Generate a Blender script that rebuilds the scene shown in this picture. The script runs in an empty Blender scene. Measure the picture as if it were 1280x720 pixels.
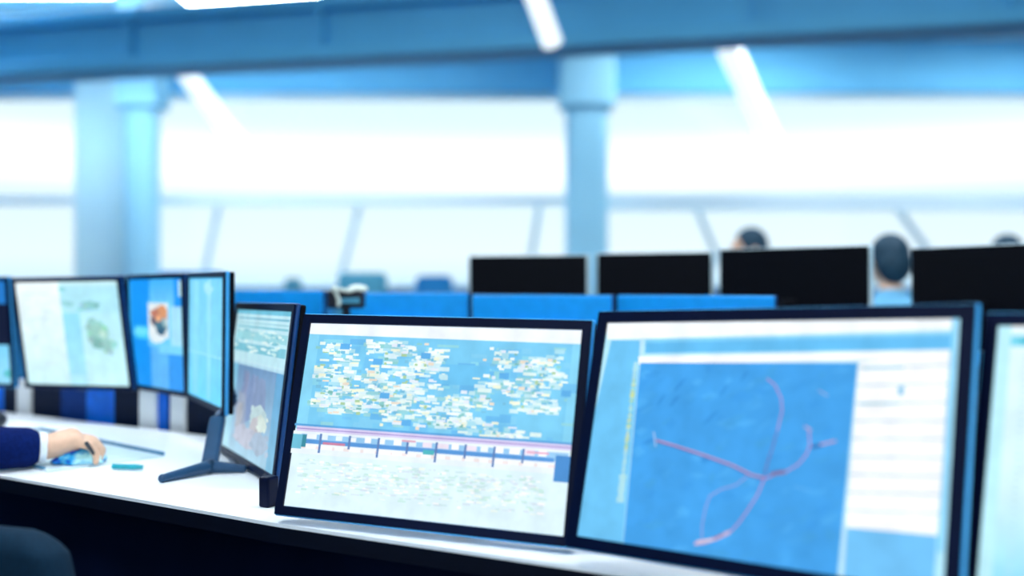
import bpy, bmesh, math, random
from mathutils import Vector, Matrix, noise
random.seed(7)
C = bpy.context.scene.collection
SC = bpy.context.scene
H = 1.152            # eye height
DESK = 0.750         # worktop height
F = 1300.0           # focal length in pixels of the 1280 wide frame
PI = math.pi
def R(d): return math.radians(d)

# ------------------------------------------------------------------ colour and materials
def lin(c):
    c = c / 255.0
    return c / 12.92 if c <= 0.04045 else ((c + 0.055) / 1.055) ** 2.4
def rgb(r, g, b): return (lin(r), lin(g), lin(b), 1.0)

def mat(name, col, rough=0.5, metal=0.0, var=0.12, scale=30.0, bump=0.0, spec=0.5, sheen=0.0, coat=0.0):
    m = bpy.data.materials.new(name); m.use_nodes = True
    nt = m.node_tree; b = nt.nodes['Principled BSDF']
    b.inputs['Roughness'].default_value = rough
    b.inputs['Metallic'].default_value = metal
    b.inputs['Specular IOR Level'].default_value = spec
    b.inputs['Sheen Weight'].default_value = sheen
    b.inputs['Coat Weight'].default_value = coat
    tc = nt.nodes.new('ShaderNodeTexCoord')
    nz = nt.nodes.new('ShaderNodeTexNoise'); nz.inputs['Scale'].default_value = scale; nz.inputs['Detail'].default_value = 3
    nt.links.new(tc.outputs['Object'], nz.inputs['Vector'])
    rp = nt.nodes.new('ShaderNodeValToRGB')
    c = rgb(*col)
    rp.color_ramp.elements[0].position = 0.3; rp.color_ramp.elements[1].position = 0.7
    rp.color_ramp.elements[0].color = tuple(x * (1 - var) for x in c[:3]) + (1,)
    rp.color_ramp.elements[1].color = tuple(min(1, x * (1 + var)) for x in c[:3]) + (1,)
    nt.links.new(nz.outputs['Fac'], rp.inputs['Fac'])
    nt.links.new(rp.outputs['Color'], b.inputs['Base Color'])
    if bump:
        bp = nt.nodes.new('ShaderNodeBump'); bp.inputs['Strength'].default_value = bump; bp.inputs['Distance'].default_value = 0.002
        nt.links.new(nz.outputs['Fac'], bp.inputs['Height']); nt.links.new(bp.outputs['Normal'], b.inputs['Normal'])
    return m

M = dict(
    bezel=mat('black_bezel', (1, 11, 42), 0.4, spec=0.12),
    back_black=mat('black_shell', (1, 3, 12), 0.6, spec=0.12),
    back_blue=mat('blue_shell', (10, 155, 240), 0.5, spec=0.3, var=0.05),
    rim=mat('silver_rim', (70, 175, 240), 0.3, 0.3, var=0.05),
    navy_rim=mat('navy_rim', (4, 62, 120), 0.35, 0.0),
    pale_rim=mat('pale_rim', (215, 242, 255), 0.35, 0.2, var=0.03),
    stand=mat('stand_plastic', (6, 62, 100), 0.35),
    desk=mat('white_laminate', (247, 250, 253), 0.35, var=0.02, scale=8, spec=0.4),
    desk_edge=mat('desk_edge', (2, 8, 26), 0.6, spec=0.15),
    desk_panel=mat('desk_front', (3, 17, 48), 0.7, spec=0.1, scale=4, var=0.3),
    post=mat('white_post', (250, 253, 255), 0.45, var=0.02),
    dark_panel=mat('dark_panel', (1, 18, 48), 0.6, spec=0.2),
    navy_panel=mat('navy_panel', (4, 52, 125), 0.6, spec=0.2),
    blue_panel=mat('blue_panel', (0, 115, 235), 0.5, spec=0.3),
    carpet=mat('carpet', (5, 26, 58), 0.95, spec=0.05, scale=120, var=0.3, bump=0.3),
    ceiling=mat('ceiling_paint', (235, 248, 255), 0.9, var=0.03, scale=3),
    beam=mat('beam_paint', (92, 190, 235), 0.6, var=0.05, scale=2),
    pillar=mat('pillar_paint', (165, 226, 250), 0.7, var=0.03, scale=2),
    pale_pillar=mat('pale_pillar', (205, 243, 255), 0.7, var=0.03, scale=2),
    wall=mat('wall_paint', (60, 165, 230), 0.8, var=0.04, scale=2),
    head=mat('window_head_paint', (120, 208, 252), 0.8, var=0.03, scale=2),
    mullion=mat('mullion_paint', (222, 244, 254), 0.6, var=0.03),
    brace=mat('white_brace', (245, 250, 255), 0.5, var=0.02),
    ground=mat('outside_ground', (200, 225, 235), 0.9, scale=0.5),
    pad=mat('pad_surface', (205, 222, 230), 0.4, var=0.06, scale=20),
    pad_rim=mat('pad_rim', (55, 115, 150), 0.4),
    skin=mat('skin', (222, 178, 150), 0.5, var=0.06, scale=60),
    sleeve=mat('navy_wool', (4, 26, 84), 0.9, spec=0.1, scale=150, var=0.2, bump=0.3),
    cuff=mat('white_cotton', (235, 240, 250), 0.8),
    hair=mat('dark_hair', (14, 58, 80), 0.7, scale=90, var=0.3),
    shirt=mat('light_blue_shirt', (120, 195, 235), 0.8, scale=40),
    dark_shirt=mat('grey_blue_shirt', (40, 90, 130), 0.8, scale=40),
    trousers=mat('dark_trousers', (8, 20, 45), 0.9),
    pen=mat('black_pen', (20, 28, 40), 0.35),
    teal=mat('teal_plastic', (20, 150, 165), 0.3),
    chair_fabric=mat('chair_fabric', (6, 36, 56), 0.9, spec=0.15, scale=200, var=0.2, bump=0.3),
    chair_grey=mat('chair_grey', (70, 145, 175), 0.9, scale=200),
    chair_blue=mat('chair_blue', (25, 125, 190), 0.9, scale=200),
    chair_plastic=mat('chair_plastic', (5, 12, 25), 0.4),
    device=mat('device_black', (4, 14, 34), 0.4),
    cream=mat('cream_cable', (215, 225, 215), 0.5),
)

def cloth_mat():
    m = mat('cyan_and_blue_cloth', (90, 205, 240), 0.7, scale=30)
    nt = m.node_tree; b = nt.nodes['Principled BSDF']
    rp = nt.nodes['Color Ramp']; rp.color_ramp.interpolation = 'LINEAR'
    e = rp.color_ramp.elements
    e[0].position = 0.40; e[0].color = rgb(0, 70, 200)
    e[1].position = 0.62; e[1].color = rgb(190, 245, 250)
    x = rp.color_ramp.elements.new(0.48); x.color = rgb(30, 175, 235)
    nt.nodes['Noise Texture'].inputs['Scale'].default_value = 22
    return m
M['cloth'] = cloth_mat()

def screen_mat():
    m = bpy.data.materials.new('lit_screen'); m.use_nodes = True
    nt = m.node_tree; b = nt.nodes['Principled BSDF']
    b.inputs['Base Color'].default_value = (0.01, 0.01, 0.015, 1)
    b.inputs['Roughness'].default_value = 0.35
    b.inputs['Specular IOR Level'].default_value = 0.08
    a = nt.nodes.new('ShaderNodeVertexColor'); a.layer_name = 'Col'
    tc = nt.nodes.new('ShaderNodeTexCoord')
    nz = nt.nodes.new('ShaderNodeTexNoise'); nz.inputs['Scale'].default_value = 26; nz.inputs['Detail'].default_value = 4
    nt.links.new(tc.outputs['Object'], nz.inputs['Vector'])
    mr = nt.nodes.new('ShaderNodeMapRange')
    mr.inputs['From Min'].default_value = 0.3; mr.inputs['From Max'].default_value = 0.7
    mr.inputs['To Min'].default_value = 0.90; mr.inputs['To Max'].default_value = 1.08
    nt.links.new(nz.outputs['Fac'], mr.inputs['Value'])
    vm = nt.nodes.new('ShaderNodeVectorMath'); vm.operation = 'SCALE'
    nt.links.new(a.outputs['Color'], vm.inputs[0]); nt.links.new(mr.outputs['Result'], vm.inputs['Scale'])
    nt.links.new(vm.outputs['Vector'], b.inputs['Emission Color'])
    b.inputs['Emission Strength'].default_value = 1.08
    return m
M['screen'] = screen_mat()

def glass_mat():
    m = bpy.data.materials.new('window_glass'); m.use_nodes = True
    nt = m.node_tree; nt.nodes.clear()
    o = nt.nodes.new('ShaderNodeOutputMaterial'); mx = nt.nodes.new('ShaderNodeMixShader')
    t = nt.nodes.new('ShaderNodeBsdfTransparent'); g = nt.nodes.new('ShaderNodeBsdfGlossy')
    fr = nt.nodes.new('ShaderNodeFresnel'); fr.inputs['IOR'].default_value = 1.3
    nz = nt.nodes.new('ShaderNodeTexNoise'); nz.inputs['Scale'].default_value = 0.6
    rp = nt.nodes.new('ShaderNodeValToRGB')
    rp.color_ramp.elements[0].color = (0.93, 0.97, 1, 1); rp.color_ramp.elements[1].color = (0.98, 1, 1, 1)
    nt.links.new(nz.outputs['Fac'], rp.inputs['Fac']); nt.links.new(rp.outputs['Color'], t.inputs['Color'])
    g.inputs['Roughness'].default_value = 0.05
    nt.links.new(fr.outputs['Fac'], mx.inputs['Fac']); nt.links.new(t.outputs['BSDF'], mx.inputs[1]); nt.links.new(g.outputs['BSDF'], mx.inputs[2])
    nt.links.new(mx.outputs['Shader'], o.inputs['Surface'])
    return m
M['glass'] = glass_mat()
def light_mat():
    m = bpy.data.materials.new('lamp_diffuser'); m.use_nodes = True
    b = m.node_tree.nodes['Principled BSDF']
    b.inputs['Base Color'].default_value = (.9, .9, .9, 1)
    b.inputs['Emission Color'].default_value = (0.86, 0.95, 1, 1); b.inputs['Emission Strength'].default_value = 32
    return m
M['lamp'] = light_mat()  # strong glow for the fill panels added under the ceiling
M['tube_lamp'] = light_mat(); M['tube_lamp'].name = 'tube_lamp'; M['tube_lamp'].node_tree.nodes['Principled BSDF'].inputs['Emission Strength'].default_value = 1.0  # glow added to the slanting streak bars so they come out white

# ------------------------------------------------------------------ object helpers
def obj(name, bm, m, parent=None, world=False, smooth=False, kind=None):
    """links a bmesh as one mesh object; with world=True the vertices are given in world space"""
    me = bpy.data.meshes.new(name)
    bmesh.ops.recalc_face_normals(bm, faces=bm.faces[:])
    if world and parent is not None:
        inv = wm(parent).inverted()
        bm.transform(inv)
    bm.to_mesh(me); bm.free()
    if smooth:
        for p in me.polygons: p.use_smooth = True
    for x in (m if isinstance(m, (list, tuple)) else [m]): me.materials.append(x)
    o = bpy.data.objects.new(name, me); C.objects.link(o)
    if parent is not None: o.parent = parent
    if kind: o['kind'] = kind
    return o
def wm(o):
    mt = Matrix.LocRotScale(o.location, o.rotation_euler, o.scale)
    return wm(o.parent) @ mt if o.parent else mt
def thing(name, label, cat, loc=(0, 0, 0), rz=0.0, group=None):
    o = bpy.data.objects.new(name, None); C.objects.link(o)
    o.location = loc; o.rotation_euler = (0, 0, rz); o.empty_display_size = 0.1
    o['label'] = label; o['category'] = cat
    if group: o['group'] = group
    return o
def tag(o, label, cat, group=None):
    o['label'] = label; o['category'] = cat
    if group: o['group'] = group
    return o
def copy_tree(o, parent=None):
    c = o.copy(); C.objects.link(c); c.parent = parent
    for ch in list(o.children): copy_tree(ch, c)
    return c

def box(bm, c, s, mt=None, bev=0.0, seg=2):
    r = bmesh.ops.create_cube(bm, size=1.0)
    vs = r['verts']
    bmesh.ops.scale(bm, vec=Vector(s), verts=vs)
    if bev:
        es = list({e for v in vs for e in v.link_edges})
        g = bmesh.ops.bevel(bm, geom=es, offset=bev, segments=seg, affect='EDGES', profile=0.5)
        vs = list({v for f in g['faces'] for v in f.verts} | {v for v in vs if v.is_valid})
        vs = [v for v in vs if v.is_valid]
    T = Matrix.Translation(Vector(c))
    if mt is not None: T = mt @ T
    bmesh.ops.transform(bm, matrix=T, verts=vs)
    return vs
def tube(bm, a, b, ra, rb=None, n=16):
    a = Vector(a); b = Vector(b); rb = ra if rb is None else rb
    d = b - a; L = d.length
    q = d.to_track_quat('Z', 'Y').to_matrix().to_4x4()
    r = bmesh.ops.create_cone(bm, cap_ends=True, segments=n, radius1=ra, radius2=rb, depth=L)
    bmesh.ops.transform(bm, matrix=Matrix.Translation((a + b) / 2) @ q, verts=r['verts'])
def ball(bm, c, r, s=(1, 1, 1), mt=None, u=20, v=14):
    g = bmesh.ops.create_uvsphere(bm, u_segments=u, v_segments=v, radius=r)
    T = Matrix.Translation(Vector(c)) @ (mt or Matrix.Identity(4)) @ Matrix.Diagonal((*s, 1))
    bmesh.ops.transform(bm, matrix=T, verts=g['verts'])
def prism(bm, poly, z0, z1):
    lo = [bm.verts.new((x, y, z0)) for x, y in poly]; hi = [bm.verts.new((x, y, z1)) for x, y in poly]
    n = len(poly)
    bm.faces.new(lo[::-1]); bm.faces.new(hi)
    for i in range(n): bm.faces.new((lo[i], lo[(i + 1) % n], hi[(i + 1) % n], hi[i]))
def path_tube(bm, pts, r, n=10):
    for a, b in zip(pts, pts[1:]): tube(bm, a, b, r, r, n)
    for p in pts: ball(bm, p, r, u=n, v=8)
def limb(bm, pts, rs):
    """overlapping tapered segments; joined into one surface by fuse()"""
    for (a, b, ra, rb) in zip(pts, pts[1:], rs, rs[1:]):
        tube(bm, a, b, ra, rb, 14); ball(bm, a, ra, u=14, v=10); ball(bm, b, rb, u=14, v=10)
def fuse(name, bm, m, parent, voxel, smooth=4, world=False, disp=0.0):
    o = obj(name, bm, m, parent, world)
    md = o.modifiers.new('remesh', 'REMESH'); md.mode = 'VOXEL'; md.voxel_size = voxel; md.use_smooth_shade = True
    s = o.modifiers.new('smooth', 'SMOOTH'); s.iterations = smooth; s.factor = 0.5
    return o

def struct(name, bm, m, parent=None, world=False):
    o = obj(name, bm, m, parent, world)
    if parent is None: o['kind'] = 'structure'
    return o

# ------------------------------------------------------------------ the room
bm = bmesh.new(); box(bm, (0, 4.5, -0.05), (20, 19, 0.1)); struct('floor', bm, M['carpet'])
CEIL = H + 3.1
bm = bmesh.new(); box(bm, (0, 4.5, CEIL + 0.1), (20, 19, 0.2)); struct('ceiling', bm, M['ceiling'])
bm = bmesh.new(); box(bm, (-10.1, 4.5, CEIL / 2), (0.2, 19, CEIL + 0.2)); struct('wall_left', bm, M['wall'])
bm = bmesh.new(); box(bm, (10.1, 4.5, CEIL / 2), (0.2, 19, CEIL + 0.2)); struct('wall_right', bm, M['wall'])
WY = 13.0
SILL, HEADZ = H + 0.0, H + 2.45
bm = bmesh.new(); box(bm, (0, WY + .15, SILL / 2), (20, 0.3, SILL)); struct('wall_back', bm, M['wall'])
bm = bmesh.new(); box(bm, (0, WY + .15, (HEADZ + CEIL) / 2), (20, 0.3, CEIL - HEADZ)); struct('trim_1', bm, M['head'])
bm = bmesh.new(); box(bm, (0, WY - .06, SILL + .015), (20, 0.3, 0.03), bev=.008); struct('trim_2', bm, M['mullion'])
# pillars along the glazing
PX = [-9.2, -5.05, .92, 6.9]
for i, x in enumerate(PX[1:3]):
    bm = bmesh.new()
    w = .36 if i == 0 else .5
    xx = -4.46 if i == 0 else .9
    box(bm, (xx, WY - .45, CEIL / 2), (w, .36, CEIL - .02), bev=.09, seg=4)
    box(bm, (xx, WY - .45, CEIL - .5), (w + .16, .5, .9), bev=.04)
    o = struct('pillar', bm, M['pillar'])
bm = bmesh.new(); box(bm, (-5.05, WY - .16, CEIL / 2), (.62, .26, CEIL - .02), bev=.03); struct('pillar', bm, M['pale_pillar'])
bm = bmesh.new(); box(bm, (8.1, WY - .45, CEIL / 2), (.5, .36, CEIL - .02), bev=.09, seg=4); struct('pillar', bm, M['pillar'])
# windows: three bays, each a frame with transom and slanted stays
bays = [(-9.98, -5.30), (-4.7, .9), (.9, 9.98)]
for i, (a, b) in enumerate(bays):
    w = bpy.data.objects.new('window_%d' % (i + 1), None); C.objects.link(w); w['kind'] = 'structure'
    w.location = ((a + b) / 2, WY + .12, SILL)
    fr = bmesh.new(); d = .08; hh = HEADZ - SILL; W = b - a
    tz = 1.10 if i < 2 else 1.08
    for (cx, cz, sx, sz) in ((0, .04, W, .08), (0, hh - .04, W, .08), (-W / 2 + .04, hh / 2, .08, hh), (W / 2 - .04, hh / 2, .08, hh), (0, tz, W, .10 if i < 2 else .2)):
        box(fr, (cx, 0, cz), (sx, d, sz), bev=.006)
    obj('window_frame', fr, M['mullion'], w)
    g = bmesh.new(); box(g, (0, .03, hh / 2), (W - .1, .012, hh - .1)); obj('pane', g, M['glass'], w)
stays = [(-3.75, -3.95, 2), (-1.95, -2.2, 2), (.35, .2, 2), (2.35, 2.75, 3), (4.9, 5.6, 3), (-8.0, -8.3, 1)]
for (xt, xb, n) in stays:
    w = bpy.data.objects['window_%d' % n]; s = bmesh.new()
    tube(s, (xt, WY + .3, SILL + 1.05), (xb, WY + .3, SILL + .1), .04, .04)
    obj('diagonal_stay', s, M['mullion'], w, world=True)
# the big roof beam, an I-section crossing the room at a slant
a = Vector((-6.2, 10.9, 0)); b = Vector((6.6, 8.0, 0)); dv = (b - a).normalized(); ang = math.atan2(dv.y, dv.x)
mt = Matrix.Translation((a + b) / 2) @ Matrix.Rotation(ang, 4, 'Z')
zb, zt = H + 2.13, H + 2.72
bm = bmesh.new(); L = 15.0
for (z, sy, sz) in ((zb + .06, .5, .12), (zt - .06, .5, .12), ((zb + zt) / 2, .18, zt - zb - .2)):
    box(bm, (0, 0, z), (L, sy, sz), mt, bev=.015)
for k in range(-3, 4):
    box(bm, (k * 2.0, 0, (zb + zt) / 2), (.05, .44, zt - zb - .2), mt)
struct('trim_3', bm, M['beam'])
# hangers of the beam up to the ceiling
bm = bmesh.new()
for k in (-3, -1, 1, 3):
    box(bm, (k * 2.0, 0, (zt + CEIL) / 2), (.12, .12, CEIL - zt), mt)
struct('trim_4', bm, M['beam'])
# pale slanting streaks made as added bars that glow, no real lamps
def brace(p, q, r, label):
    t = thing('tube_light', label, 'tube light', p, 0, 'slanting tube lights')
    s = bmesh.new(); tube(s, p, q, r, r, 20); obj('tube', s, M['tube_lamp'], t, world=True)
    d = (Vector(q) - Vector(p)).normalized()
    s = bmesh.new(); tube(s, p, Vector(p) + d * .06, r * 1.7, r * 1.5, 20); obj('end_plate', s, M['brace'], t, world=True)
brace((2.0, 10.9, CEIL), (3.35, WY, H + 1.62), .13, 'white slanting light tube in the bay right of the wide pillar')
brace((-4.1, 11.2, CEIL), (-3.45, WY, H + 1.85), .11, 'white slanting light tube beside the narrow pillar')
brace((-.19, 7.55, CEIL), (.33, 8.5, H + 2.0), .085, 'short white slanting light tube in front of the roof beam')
# glowing ceiling panels added as fill to brighten desk and room
light_spots = [(-5.2, 10.6), (-2.4, 10.9), (-6.0, 6.5), (-1.8, 6.0), (2.4, 5.2), (-1.6, 2.2), (1.6, 2.0), (2.6, 11.4), (6.2, 11.4), (-1.8, -1.2), (1.8, -1.2)]
txt = ['long ceiling light above the narrow pillar', 'long ceiling light above the middle bay', 'long ceiling light over the far seats',
       'long ceiling light over the far blue chairs', 'long ceiling light over the black monitors', 'long ceiling light over the angled monitors', 'long ceiling light over the red line map monitor', 'long ceiling light beside the slanting light tube', 'long ceiling light at the far end of the window wall', 'long ceiling light above the near end of the white desk', 'long ceiling light above the viewer']
proto = None
for (x, y), l in zip(light_spots, txt):
    if proto is None:
        t = thing('ceiling_light', l, 'ceiling light', (x, y, CEIL), 0, 'ceiling lights')
        s = bmesh.new(); box(s, (0, 0, -.03), (2.2, .5, .06), bev=.01); obj('housing', s, M['post'], t)
        s = bmesh.new(); box(s, (0, 0, -.066), (2.1, .42, .01)); obj('diffuser', s, M['lamp'], t)
        proto = t
    else:
        c = copy_tree(proto); c.location = (x, y, CEIL); c['label'] = l
# ground outside
bm = bmesh.new(); box(bm, (0, 40, -3.1), (120, 50, .2)); o = struct('outside_ground', bm, M['ground'])

# ------------------------------------------------------------------ worktops
def desk_line_back(x): return 2.27 - (x - 0.0) * .647
front = [(-2.6, 3.22), (-1.75, 2.66), (-1.057, 2.205), (-.4, 1.775), (.115, 1.489), (.28, 1.395), (.56, 1.13), (1.0, .66)]
def offs(line, d):
    out = []
    for i, p in enumerate(line):
        p = Vector(p); q0 = Vector(line[max(0, i - 1)]); q1 = Vector(line[min(len(line) - 1, i + 1)])
        t = (q1 - q0).normalized(); n = Vector((-t.y, t.x))
        out.append(tuple(p + n * d))
    return out
back = offs(front, .65)
t = thing('control_desk', 'long white topped desk with dark front carrying the lit monitors', 'desk', (-.4, 2.1, 0))
TH = .028
s = bmesh.new(); prism(s, front + back[::-1], DESK - .006, DESK); obj('worktop', s, M['desk'], t, world=True)
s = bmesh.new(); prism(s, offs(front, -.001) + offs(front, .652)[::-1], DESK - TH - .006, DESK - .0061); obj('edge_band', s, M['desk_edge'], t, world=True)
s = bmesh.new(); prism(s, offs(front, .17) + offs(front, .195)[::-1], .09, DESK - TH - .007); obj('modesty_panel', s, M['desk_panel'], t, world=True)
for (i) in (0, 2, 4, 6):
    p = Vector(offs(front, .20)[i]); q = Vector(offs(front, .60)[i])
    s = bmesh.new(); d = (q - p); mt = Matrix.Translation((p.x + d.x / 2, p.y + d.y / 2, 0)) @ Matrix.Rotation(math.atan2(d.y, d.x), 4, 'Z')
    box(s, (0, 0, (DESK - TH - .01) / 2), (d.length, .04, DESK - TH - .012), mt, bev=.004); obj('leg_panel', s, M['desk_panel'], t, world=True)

# divider behind the desk: white posts and dark / blue panels
dv0 = offs(front, .66)
def on_div(px, extra=0.0):
    """where the sight line at column px crosses the divider line"""
    k = (px - 640) / F
    for (x0, y0), (x1, y1) in zip(offs(front, .69 + extra), offs(front, .69 + extra)[1:]):
        # x = k*y
        d0 = x0 - k * y0; d1 = x1 - k * y1
        if d0 <= 0 <= d1 or d1 <= 0 <= d0:
            u = d0 / (d0 - d1); return Vector((x0 + (x1 - x0) * u, y0 + (y1 - y0) * u, 0))
t = thing('desk_divider', 'low divider of white posts with black and blue panels behind the white desk', 'divider', (-1.35, 3.12, 0))
TOPD = DESK + .10
for (pa, pb) in ((22, 38), (175, 195), (214, 231)):
    A = on_div(pa); B = on_div(pb); d = B - A
    mt = Matrix.Translation((A + B) / 2) @ Matrix.Rotation(math.atan2(d.y, d.x), 4, 'Z')
    s = bmesh.new(); box(s, (0, 0.01, (TOPD + .004) / 2), (d.length, .03, TOPD + .004), mt, bev=.003); obj('post', s, M['post'], t, world=True)
for (pa, pb, m) in ((-60, 3, 'blue_panel'), (3, 22, 'dark_panel'), (38, 74, 'dark_panel'), (74, 106, 'navy_panel'), (106, 141, 'blue_panel'), (141, 175, 'dark_panel'),
                    (195, 208, 'blue_panel'), (208, 214, 'navy_panel'), (231, 420, 'dark_panel')):
    A = on_div(pa, .004); B = on_div(pb, .004); d = B - A
    mt = Matrix.Translation((A + B) / 2) @ Matrix.Rotation(math.atan2(d.y, d.x), 4, 'Z')
    s = bmesh.new(); box(s, (0, .012, TOPD / 2), (d.length - .001, .016, TOPD), mt, bev=.002); obj('panel', s, M[m], t, world=True)

# rear desk that carries the blue backed and the black monitors
t = thing('rear_desk', 'dark desk beneath the row of black monitors', 'desk', (.9, 3.5, 0))
poly = [(-.95, 3.42), (-.12, 3.14), (.35, 2.85), (1.0, 2.78), (2.9, 2.55), (2.9, 3.9), (1.6, 4.05), (-.2, 4.5), (-.95, 4.5)]
s = bmesh.new(); prism(s, poly, DESK - .03, DESK); obj('worktop', s, M['dark_panel'], t, world=True)
for (x, y) in ((-.8, 3.9), (.8, 3.5), (2.7, 3.2)):
    s = bmesh.new(); box(s, (x, y, (DESK - .032) / 2), (.04, .9, DESK - .034), bev=.004); obj('leg_panel', s, M['desk_panel'], t, world=True)

# ------------------------------------------------------------------ monitors
CAM = Vector((0, 0, H))
def basis(yaw, tilt, roll):
    Rv = Vector((math.cos(yaw), math.sin(yaw), 0)); N = Vector((math.sin(yaw), -math.cos(yaw), 0))
    U = Vector((0, 0, 1)) * math.cos(tilt) - N * math.sin(tilt)
    Rr = Rv * math.cos(roll) + U * math.sin(roll); Ur = U * math.cos(roll) - Rv * math.sin(roll)
    return Rr, Ur, Rr.cross(Ur)   # normal towards the viewer side of the screen
class Panel:
    def __init__(s, pos, ypr, w, h, bez=.018, sc=1.0):
        s.c = Vector(pos) * sc + Vector((0, 0, H)); s.w = w * sc; s.h = h * sc; s.bez = bez
        s.R, s.U, s.N = basis(*[R(a) for a in ypr]); s.yaw = R(ypr[0])
        m = Matrix.Identity(4)
        for i in range(3): m[i][0] = s.R[i]; m[i][1] = s.U[i]; m[i][2] = s.N[i]; m[i][3] = s.c[i]
        s.m = m
    def uv(s, px, py):
        """position on the screen, in metres from its centre, seen at a place of the photograph"""
        d = Vector(((px - 640) / F, 1, -(py - 360) / F)); tt = (s.c - CAM).dot(s.N) / d.dot(s.N)
        p = CAM + d * tt - s.c
        return p.dot(s.R), p.dot(s.U)

def ring(bm, mt, w, h, b, z0, z1):
    o = [(-w / 2, -h / 2), (w / 2, -h / 2), (w / 2, h / 2), (-w / 2, h / 2)]
    i = [(-w / 2 + b, -h / 2 + b), (w / 2 - b, -h / 2 + b), (w / 2 - b, h / 2 - b), (-w / 2 + b, h / 2 - b)]
    V = {}
    for n, (poly, z) in enumerate(((o, z0), (i, z0), (o, z1), (i, z1))):
        V[n] = [bm.verts.new(mt @ Vector((x, y, z))) for x, y in poly]
    for k in range(4):
        l = (k + 1) % 4
        bm.faces.new((V[2][k], V[2][l], V[3][l], V[3][k])); bm.faces.new((V[0][k], V[1][k], V[1][l], V[0][l]))
        bm.faces.new((V[0][k], V[0][l], V[2][l], V[2][k])); bm.faces.new((V[1][k], V[3][k], V[3][l], V[1][l]))

def make_monitor(p, label, content=None, bump=True, arm=False, rimw=.003, rim='rim', shell='back_black', group=None, stand=True, style='plate', base_z=DESK, rear=False, neck_at=None):
    """p is the Panel; content is a function filling a ScreenMesh.  rear=True: the back of the monitor faces the viewer"""
    t = thing('monitor', label, 'monitor', (p.c.x, p.c.y, base_z), p.yaw, group)
    mt = p.m
    sgn = -1 if rear else 1
    w, h, b = p.w, p.h, p.bez
    def z(v): return v * sgn
    # housing with a lighter rim around it
    s = bmesh.new(); box(s, (0, 0, z(-.0075)) if not rear else (0, 0, .0095), (w, h, .009 if not rear else .013), mt, bev=.003); obj('housing', s, M[rim], t, world=True)
    s = bmesh.new(); ring(s, mt, w - 2 * rimw, h - .005, b - rimw, *sorted((z(-.0028), z(.0015)))); obj('bezel', s, M['bezel'], t, world=True)
    s = bmesh.new(); box(s, (0, 0, z(-.0185) if not rear else .020), (w - .004 if not rear else w - 2 * rimw, h - .005 if rear else h - .004, .012), mt, bev=.004)
    if bump: box(s, (0, -.01, z(-.034)), (w * .55, h * .5, .022), mt, bev=.008)
    sh = obj('back_shell', s, M[shell], t, world=True)
    if not rear:
        s = bmesh.new(); n0 = 0
        lay = s.loops.layers.float_color.new('Col')
        sm = ScreenMesh(s, lay, mt, p)
        if content: content(sm, p)
        else: sm.rect(-9, -9, 9, 9, (2, 5, 14))
        o = bpy.data.objects.new('screen', bpy.data.meshes.new('screen')); C.objects.link(o); o.parent = t
        s.transform(wm(t).inverted()); s.to_mesh(o.data); s.free(); o.data.materials.append(M['screen'])
    else:
        s = bmesh.new(); box(s, (0, 0, z(-.0022)), (w - 2 * b, h - 2 * b, .001), mt); obj('screen', s, M['back_black'], t, world=True)
    if stand:
        back_dir = Vector((-p.N.x, -p.N.y, 0)).normalized() * sgn
        foot = Vector((p.c.x, p.c.y, base_z)) + back_dir * (.13 if not arm else .06)
        top = p.c + mt.to_3x3() @ Vector((0, -h * .12, z(-.05)))
        mb = 'back_black' if rear else 'stand'
        mz = Matrix.Rotation(p.yaw, 4, 'Z')
        st = bmesh.new(); tube(st, foot + Vector((0, 0, .012)), Vector((foot.x, foot.y, top.z)), .016, .013); tube(st, Vector((foot.x, foot.y, top.z)), top, .014); box(st, top + back_dir * 0.006, (.06, .04, .06), Matrix.Identity(4), bev=.004)
        obj('stand_neck', st, M[mb], t, world=True)
        st = bmesh.new()
        box(st, (0, 0, .006), (.20, .12, .012) if not arm else (.05, .04, .012), Matrix.Translation(foot) @ mz, bev=.005)
        obj('stand_base', st, M['stand'], t, world=True)
    return t

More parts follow.
